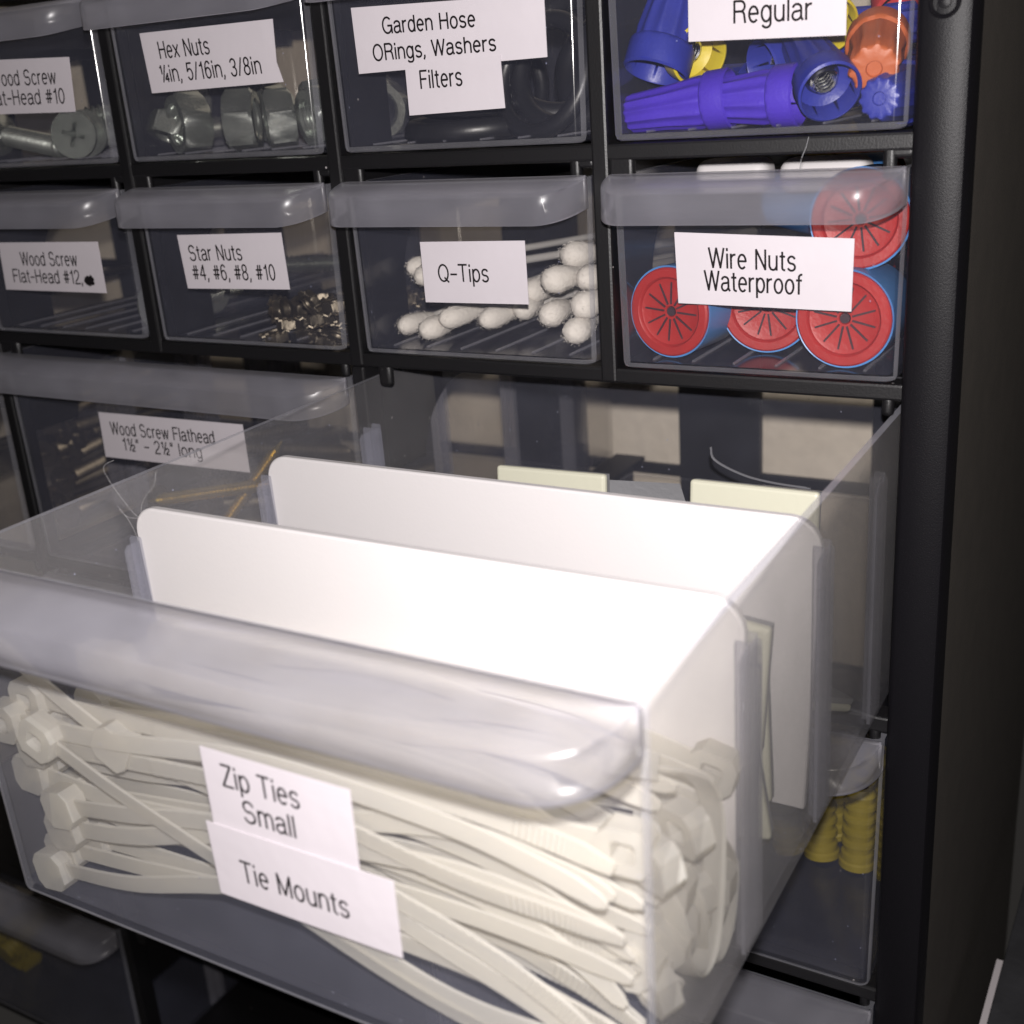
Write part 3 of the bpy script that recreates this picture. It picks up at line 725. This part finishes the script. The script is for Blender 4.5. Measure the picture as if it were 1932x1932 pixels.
for (c, d) in (((-30, 16, 51), (.6, .7, .2)), ((-20, 19, 54), (-.8, .4, .3)), ((-36, 30, 47.6), (.3, .9, .05)), ((-20, 36, 48), (-.2, .9, .1)), ((-40, 50, 48), (.8, .5, .05)), ((-14, 60, 48), (-.8, .4, .1)), ((-26, 26, 55), (.9, .3, .1)), ((-44, 26, 47), (.2, .9, .1))):
    wire_nut('blue', c, d, 'blue wire nut buried in the heap behind the front row', 0, .84)
wire_nut('yellow', (-18, 16, 57), (-.5, .7, .4), 'yellow wire nut peeking out under the label near the orange one', 0, .8)

# waterproof wire nuts --------------------------------------------------------------------------
def wp_meshes(R=8.3):
    cap = G().lathe([(R*.995, 1.0), (R*.985, .25), (R*.95, 0), (R*.79, .0), (R*.755, .25), (R*.74, .75), (R*.70, .9), (R*.4, 1.0), (R*.13, 1.05), (R*.10, 1.5)], 64, cap0=False)
    cap = cap.mesh('cap', 'capred')
    body = G().lathe([(R*.98, .8), (R*1.03, .6), (R*1.03, 1.2), (R*1.02, 2), (R*1.0, 13), (R*.90, 15), (R*.62, 25), (R*.5, 26)], 48, cap0=False).mesh('sleeve', 'capblue')
    slit = G().box(R*.17, R*.66, -.16, .16, .80, 1.03).mesh('slit', 'slit', False)
    hole = G().lathe([(R*.105, .98), (R*.105, 1.6)], 14, cap0=True).mesh('centre_hole', 'slit')
    return cap, body, slit, hole
WP = wp_meshes()
def wp_nut(c, d, label, roll=0):
    t = thing('waterproof_wire_nut', label, 'wire nut', c, aim(d), 'red and blue waterproof wire nuts')
    obj('sleeve', WP[1], t); cp = obj('cap', WP[0], t); obj('centre_hole', WP[3], cp)
    for k in range(12): obj('slit', WP[2], cp, (0, 0, 0), Quaternion((0, 0, 1), roll+k*math.pi/6+rnd.uniform(-.04, .04)))
wp_nut((-43.3, 3.0, 10.0), (.16, 1, .0), 'red faced waterproof wire nut lying apart from the stacked pair, farthest from the black post', .1)
wp_nut((-27.3, 11.0, 9.9), (-.13, 1, .0), 'red faced waterproof wire nut half hidden between two others', .35)
wp_nut((-10.9, 2.4, 9.9), (.05, 1, .0), 'red faced waterproof wire nut directly under the raised one beside the black post', .22)
wp_nut((-9.6, 6.0, 26.2), (-.02, 1, -.03), 'red faced waterproof wire nut resting on top of another under the lip', .4)
wp_nut((-30, 40, 10.0), (-.9, .4, .0), 'waterproof wire nut lying crosswise at the back, its blue side showing', .4)
wp_nut((-16, 44, 10.0), (-.95, .3, .0), 'waterproof wire nut lying crosswise at the very back, under the white pieces', .2)
wp_nut((-12, 42, 26.0), (-1, .1, -.02), 'waterproof wire nut stacked crosswise behind the raised one', .2)
def white_cap(c, w, label):
    o = obj('white_cap', G().box(-w/2, w/2, -4, 4, -3.2, 3.2).mesh('white_cap', 'white', True), None, c); bevel(o, 2.6, 4)
    tag(o, label, 'cap', 'white caps behind the waterproof nuts')
white_cap((-40.5, 31.5, 31.8), 15, 'white rounded cap seen through the gap, farther from the black post')
white_cap((-22.5, 31.5, 31.6), 17, 'white rounded cap seen through the gap, nearer to the black post')
def bolt(c, d, label, L=24, mat='brass', r=4.0):
    t = thing('bolt', label, 'bolt', c, aim(d), 'brass bolts at the back of the waterproof nut drawer')
    obj('shank', G().lathe([(r*.6, 0), (r*.6, L)], 20).mesh('shank', mat), t)
    obj('bolt_head', G().lathe([(r, -3), (r, 0), (r*.6, .1)], 6).mesh('bolt_head', mat, False), t)
bolt(px(1498, 264, 84), (.2, .9, -.2), 'brass bolt whose head glints in the gap, above the farther white cap')
bolt(px(1600, 260, 80), (.1, .9, -.2), 'brass bolt whose head glints in the gap, beside the drawer stop tab')

# cotton swabs ------------------------------------------------------------------------------------
def swab_mesh(seed):
    r_ = random.Random(seed); g = G(); rows = []
    for z, r in ((-.1, .3), (.4, 1.5), (1.2, 2.25), (2.6, 2.7), (4.5, 2.75), (7, 2.4), (9.5, 1.8), (11.5, 1.2)):
        rows.append([((r*(1+r_.uniform(-.07, .07)))*math.cos(2*math.pi*j/18), (r*(1+r_.uniform(-.07, .07)))*math.sin(2*math.pi*j/18), z+r_.uniform(-.1, .1)) for j in range(18)])
    g.grid(rows, True); g.add(rows[0], [tuple(range(18))])
    for _ in range(420):                              # loose fibres
        i_ = r_.randrange(1, 7); a = r_.uniform(0, 6.283); z, r = ((.4, 1.5), (1.2, 2.25), (2.6, 2.7), (4.5, 2.75), (7, 2.4), (9.5, 1.8), (9.5, 1.8))[i_-1]
        n = Vector((math.cos(a), math.sin(a), -.5 if z < 1 else 0)).normalized(); p = Vector((math.cos(a)*r*.96, math.sin(a)*r*.96, z+r_.uniform(-.9, .9)))
        d = (n*.55+Vector((r_.uniform(-1, 1), r_.uniform(-1, 1), r_.uniform(-1, 1)))*.75).normalized(); w = d.cross(n)
        if w.length < .1: continue
        w = w.normalized()*.022; L_ = r_.uniform(.25, .65)
        g.add([p-w, p+w, p+d*L_*.6+n*.1+w*.6, p+d*L_], [(0, 1, 2), (0, 2, 3)])
    return g.mesh('cotton_tip', 'cotton')
SWT = [swab_mesh(s) for s in range(4)]
SWS = G().lathe([(1.05, 8), (1.05, 70)], 10).mesh('stick', 'stick')
def swab(c, d, k, s=1.0):
    t = thing('cotton_swab', 'cotton swab with its fluffy white tip towards the drawer front', 'cotton swab', c, aim(d, k), 'cotton swabs heaped in the small drawer')
    t.scale = (s*.93, s*.93, 1)
    a = obj('cotton_tip', SWT[k % 4], t); pass
    obj('stick', SWS, t)
def zq(x, y, Y): return px((840+x/3.22)/1.26708, (560+y/3.22)/1.26708, Y)
for k, (x, y, Y, d, s) in enumerate(((375, 722, 9, (.05, 1, .02), .85), (545, 750, 5, (.10, 1, .03), .95), (690, 662, 7, (.25, 1, .0), .9), (1000, 668, 10, (.2, 1, .02), .9), (1130, 580, 15, (.05, 1, 0), .7),
                                     (1290, 590, 17, (-.1, 1, .04), 1), (1490, 640, 9, (-.05, 1, .02), 1.02), (1490, 365, 11, (.25, 1, -.03), 1.1), (1690, 770, 5, (-.10, 1, .0), 1.05), (1735, 565, 7, (.1, 1, .0), 1.1),
                                     (430, 262, 14, (.2, 1, -.03), .85), (500, 330, 12, (.25, 1, -.04), .95), (860, 610, 20, (.1, 1, .0), .9), (1640, 170, 20, (.25, 1, -.06), 1.1), (1330, 450, 20, (.2, 1, -.03), 1.0), (1760, 350, 14, (.2, 1, -.04), 1.0))):
    c = zq(x, y, Y); c.x = max(c.x, -108.5); c.z = max(c.z, 4.2 if s > 1 else 3.6); swab(c, d, k, s)

# hex nuts --------------------------------------------------------------------------------------
def hexnut_mesh(R, H, hole, mat):
    g = G(); n = 48
    def hexr(a): 
        k = (a+math.pi/6) % (math.pi/3)-math.pi/6; return math.cos(math.pi/6)/math.cos(k)
    def ring(fr, z, hexy): 
        rows = []
        for j in range(n):
            a = 2*math.pi*j/n; r = R*hexr(a)*fr if hexy else fr
            rows.append((r*math.cos(a), r*math.sin(a), z))
        return rows
    def cham(z, rc):
        return [(min(R*hexr(2*math.pi*j/n), rc)*math.cos(2*math.pi*j/n), min(R*hexr(2*math.pi*j/n), rc)*math.sin(2*math.pi*j/n), z) for j in range(n)]
    rows = [ring(hole*1.12, 0, False), cham(0, R*.88), cham(H*.10, R*1.0), cham(H*.9, R*1.0), cham(H, R*.88), ring(hole*1.12, H, False), ring(hole, H-.5, False)]
    th = 6
    for i in range(1, th*2): rows.append(ring(hole*(1 if i % 2 else .9), H-.5-(H-1)*i/(th*2), False))
    rows.append(ring(hole, .5, False)); rows.append(rows[0])
    g.grid(rows, True); return g.mesh('hex_nut', mat)
HX = [hexnut_mesh(7.1, 6.6, 4.1, 'zinc'), hexnut_mesh(6.6, 6.0, 3.6, 'zinc'), hexnut_mesh(5.8, 5.0, 2.9, 'zinc')]
for k, (c, d, r, lab) in enumerate((((-161.8, 4.8, 48.1), (.42, .90, .02), 0, 'zinc hex nut on edge showing its threaded hole'), ((-150.2, 9.5, 48.0), (.86, .5, .0), 0, 'zinc hex nut in the middle of its drawer, flats facing out'),
                              ((-138.0, 8.0, 47.6), (.70, .7, .05), 1, 'zinc hex nut with a bright glint beside the drawer wall'), ((-168.4, 9, 45.0), (.1, .5, .9), 2, 'small zinc hex nut in the far corner of its drawer'),
                              ((-126.5, 8, 47.6), (.45, .9, .1), 1, 'zinc hex nut tucked into the corner of its drawer'), ((-140, 24, 48.4), (.6, .6, .1), 0, 'zinc hex nut in the second row of its drawer'), ((-154, 26, 48.4), (.2, .9, .1), 1, 'zinc hex nut behind the one with the threaded hole showing'), ((-124, 30, 48), (-.4, .9, .1), 0, 'zinc hex nut deep behind the glinting one'))):
    o = obj('hex_nut', HX[r], None, c, aim(d, .26)); tag(o, lab, 'hex nut', 'zinc hex nuts in their drawer')
# star washer lock nuts ----------------------------------------------------------------------------
def star_meshes(s):
    nut = hexnut_mesh(3.6*s, 2.6*s, 1.7*s, 'bronze')
    w = G(); n = 40
    ro = [4.6*s if j % 2 else 3.9*s for j in range(n)]
    o0 = [(ro[j]*math.cos(2*math.pi*j/n), ro[j]*math.sin(2*math.pi*j/n), (.35 if j % 4 < 2 else -.25)*s) for j in range(n)]
    i0 = [(2.6*s*math.cos(2*math.pi*j/n), 2.6*s*math.sin(2*math.pi*j/n), -.2*s) for j in range(n)]
    o1 = [(x, y, z-.45*s) for x, y, z in o0]; i1 = [(x, y, z-.45*s) for x, y, z in i0]
    w.grid([i0, o0, o1, i1, i0], True)
    return nut, w.mesh('star_washer', 'bronze')
ST = [star_meshes(.85), star_meshes(.7)]
rs = random.Random(5)
def star_nut(c, q, k):
    t = thing('star_nut', 'small star nut, a dull hex nut on a toothed washer, in the heap', 'star nut', c, q, 'star nuts heaped in one corner')
    obj('nut', ST[k][0], t); obj('star_washer', ST[k][1], t)
pts_used = []
for i in range(38):
    for _ in range(30):
        f = rs.random(); x = -120.5-25*f**1.3; y = rs.uniform(4, 40); lay = rs.choice((0, 1, 1, 2) if x > -131 else (0, 0, 0, 1)); z = 1.9+lay*2.7
        if all((x-a)**2+(y-b)**2+(z-c)**2 > 20 for a, b, c in pts_used): break
    pts_used.append((x, y, z))
    q = E3(rs.choice((0, math.pi, .3, -.4, 1.2))+rs.uniform(-.2, .2), rs.uniform(-.5, .5), rs.uniform(0, 3))
    star_nut((x, y, z+(1.6 if abs(q.to_euler().x) > .9 and abs(q.to_euler().x) < 2 else 0)), q, rs.choice((0, 0, 1)))
# rubber rings ----------------------------------------------------------------------------------
def ring_mesh(R, r): 
    g = G(); rows = []
    for i in range(49):
        a = 2*math.pi*i/48; rows.append([((R+r*math.cos(b))*math.cos(a), (R+r*math.cos(b))*math.sin(a), r*math.sin(b)) for b in [2*math.pi*j/14 for j in range(14)]])
    g.grid(rows, True); return g.mesh('rubber_ring', 'rubber')
RG = [ring_mesh(12.5, 2.2), ring_mesh(9.5, 2.6), ring_mesh(10.5, 1.7)]
for k, (c, e, r, lab) in enumerate((((-90, 16.5, 44.2), (.05, 0, 0), 0, 'flat black rubber ring on the drawer floor under a thicker ring'), ((-90.5, 17, 48.4), (-.06, .03, 0), 1, 'thick black rubber ring lying on top of the flat one'),
                              ((-71, 11, 52.5), (1.25, .2, -.3), 2, 'thin black rubber ring leaning against the drawer front'), ((-68, 17, 55.0), (1.2, .1, -.2), 0, 'wide black rubber ring leaning behind the thin one'),
                              ((-74, 25, 56.0), (1.0, .1, .3), 0, 'wide black rubber ring propped up at the back of the heap'), ((-68, 34, 53.5), (1.1, -.1, .1), 1, 'thick black rubber ring standing deep in the drawer'), ((-100, 44, 52), (1.3, .3, .9), 2, 'thin black rubber ring on edge deep beside the partition'))):
    o = obj('rubber_ring', RG[r], None, c, E3(*e)); tag(o, lab, 'rubber ring', 'black rubber rings')
# screws -------------------------------------------------------------------------------------------
def screw_meshes(L, R, mat, hr):
    prof = [(hr, 0), (hr, .5), (hr*.62, hr*.42), (R*.92, hr*.72)]
    z = hr*.72+2; prof.append((R*.85, z)); pitch = R*.62
    sh = []
    while z < L-3:
        k = min(1, (L-z)/5)
        sh += [(R*.72*k, z), (R*1.05*k, z+pitch*.45), (R*.72*k, z+pitch*.9)]; z += pitch
    shank = G().lathe([(R*.92, hr*.7)]+sh+[(.15, L)], 20).mesh('threaded_shank', mat)
    head = G().lathe(prof[:4], 32, cap0=False)
    # cross recess: a four-armed hollow in the flat face
    n = 32; ring = [(hr*math.cos(2*math.pi*j/n), hr*math.sin(2*math.pi*j/n), 0) for j in range(n)]
    cr = [((hr*(.52 if abs(math.cos(2*a)) > .82 else .20))*math.cos(a), (hr*(.52 if abs(math.cos(2*a)) > .82 else .20))*math.sin(a), 0) for a in [2*math.pi*j/n for j in range(n)]]
    dp = [(x*.35, y*.35, hr*.45) for x, y, _ in cr]
    head.grid([ring, cr, dp], True); head.add(dp, [tuple(range(n))])
    return shank, head.mesh('screw_head', mat)
SC = {'z': screw_meshes(34, 2.5, 'zinc', 5.5), 'b': screw_meshes(44, 1.7, 'brass', 3.6), 'd': screw_meshes(46, 2.1, 'bronze', 4.2)}
def screw(kind, c, d, label, group, roll=0):
    t = thing('wood_screw', label, 'screw', c, aim(d, roll), group)
    obj('threaded_shank', SC[kind][0], t); obj('screw_head', SC[kind][1], t)
gz = 'zinc wood screws in the number ten drawer'
screw('z', (-192.6, 2.6, 47.5), (-.42, .90, -.04), 'zinc wood screw with its cross-slotted head facing out', gz, .3)
screw('z', (-197.6, 10.5, 47.4), (-.40, .92, -.02), 'zinc wood screw just behind the head that faces out', gz, .6)
screw('z', (-232.0, 12, 48.6), (1, -.16, -.14), 'zinc wood screw lying crosswise, its bright thread towards the front', gz)
for c, d in (((-186, 40, 54), (-.4, -.9, -.1)), ((-210, 20, 46), (.5, .8, .02)), ((-222, 30, 45.8), (.9, .4, 0)), ((-190, 34, 46), (-.2, .9, 0)), ((-205, 52, 46.4), (.6, .7, 0)), ((-196, 26, 52), (-.5, .8, .05))):
    screw('z', c, d, 'zinc wood screw in the tangle behind the front ones', gz)
for c, d in (((-184, 30, 5.9), (-.3, .9, 0)), ((-181.6, 8, 5.9), (-.02, 1, 0)), ((-205, 70, 6), (.9, .3, 0))):
    screw('z', c, d, 'zinc wood screw in the nearly empty drawer with the scribbled label', 'zinc screws in the number twelve drawer')
gb = 'yellow and dull wood screws in the large closed drawer'
screw('b', px(560, 905, 22), px(384, 931, 14)-px(560, 905, 22), 'bright yellow wood screw lying nearly level behind the open drawer wall', gb)
tip = px(532, 832, 30); dr = Vector((.35, .45, .62)).normalized()
screw('b', tip-dr*44, dr, 'bright yellow wood screw standing steeply behind the second divider end', gb)
rs = random.Random(9)
for i in range(10):
    x = rs.uniform(-224, -178); y = rs.uniform(14, 70); z = rs.uniform(-59, -40)
    a = rs.uniform(.9, 1.5); d = (math.cos(a), math.sin(a), rs.uniform(-.3, .1))
    if x+d[0]*48 < -229 or x+d[0]*48 > -160: d = (-d[0], d[1], d[2])
    if x+d[0]*48 < -229: d = (.1, d[1], d[2])
    if y+d[1]*48 < 8: d = (d[0], -d[1], d[2])
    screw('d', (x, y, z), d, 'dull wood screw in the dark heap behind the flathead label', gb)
for i in range(12):
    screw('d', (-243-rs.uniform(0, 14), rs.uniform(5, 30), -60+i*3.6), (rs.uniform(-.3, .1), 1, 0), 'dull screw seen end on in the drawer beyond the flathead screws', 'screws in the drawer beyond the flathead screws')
# yellow plugs in the drawer below ------------------------------------------------------------------
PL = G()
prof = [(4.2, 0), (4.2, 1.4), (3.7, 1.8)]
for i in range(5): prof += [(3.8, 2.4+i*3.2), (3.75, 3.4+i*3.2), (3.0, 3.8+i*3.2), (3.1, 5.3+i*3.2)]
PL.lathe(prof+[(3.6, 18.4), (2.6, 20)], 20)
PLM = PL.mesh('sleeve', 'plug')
PLH = G().lathe([(1.5, 19.9), (1.5, 20.08)], 12).mesh('bore', 'slit')
ry = random.Random(11)
for r_ in range(3):
    for i in range(12):
        x = -5.6-i*8.2-ry.uniform(-.6, .6); y = 37+r_*10.5+ry.uniform(-1, 1)
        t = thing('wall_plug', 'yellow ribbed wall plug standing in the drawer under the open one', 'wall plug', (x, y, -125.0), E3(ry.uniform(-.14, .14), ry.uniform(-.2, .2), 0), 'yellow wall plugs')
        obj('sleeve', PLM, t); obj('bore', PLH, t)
for i in range(6):
    c = px(6+i*11, 1800+i*3, 8+i*2)
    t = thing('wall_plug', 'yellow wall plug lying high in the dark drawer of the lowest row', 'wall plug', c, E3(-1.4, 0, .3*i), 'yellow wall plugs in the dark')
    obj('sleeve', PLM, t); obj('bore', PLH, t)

# lint and threads ---------------------------------------------------------------------------------
def hair(pts, r, label):
    P = spline(pts, 26); o = obj('lint_hair', G().tube([p-P[0] for p in P], r, 5).mesh('lint_hair', 'hair'), None, P[0])
    tag(o, label, 'hair', 'stray hairs on the open drawer')
Y = -69.5
hair([px(272, 985, Y), px(245, 960, Y-1), px(205, 905, Y-3), px(196, 880, Y-4), px(215, 868, Y-4)], .013, 'long pale hair arching from the divider corner over the drawer rim')
hair([px(270, 978, Y), px(240, 975, Y-1), px(222, 955, Y-2), px(245, 985, Y-2), px(262, 1020, Y-2)], .012, 'short curled hair clinging to the corner of the front divider')
hair([px(266, 1003, Y), px(268, 950, Y-2), px(290, 915, Y-3), px(294, 890, Y-3)], .011, 'straight pale hair standing up at the front divider corner')
o = obj('thread', G().tube([p-px(1526, 258, -.5) for p in spline([px(1526, 258, -.5), px(1520, 280, -1), px(1512, 300, -1.5), px(1509, 322, -2)], 20)], .06, 5).mesh('thread', 'foam'), None, px(1526, 258, -.5))
tag(o, 'short grey thread hanging in front of the gap above the waterproof nuts', 'thread')

# dark board beside the cabinet -----------------------------------------------------------------------
t = thing('side_board', 'dark board with a pale edge beside the black cabinet', 'board', (60, 60, -175))
bevel(obj('board', G().box(-43.5, 90, -250, 120, 0, 11.2).mesh('board', 'table', False), t), .4)
obj('edge_trim', G().box(-45.0, -43.5, -250, 5, 3, 11.6).mesh('edge_trim', 'trim', False), t)
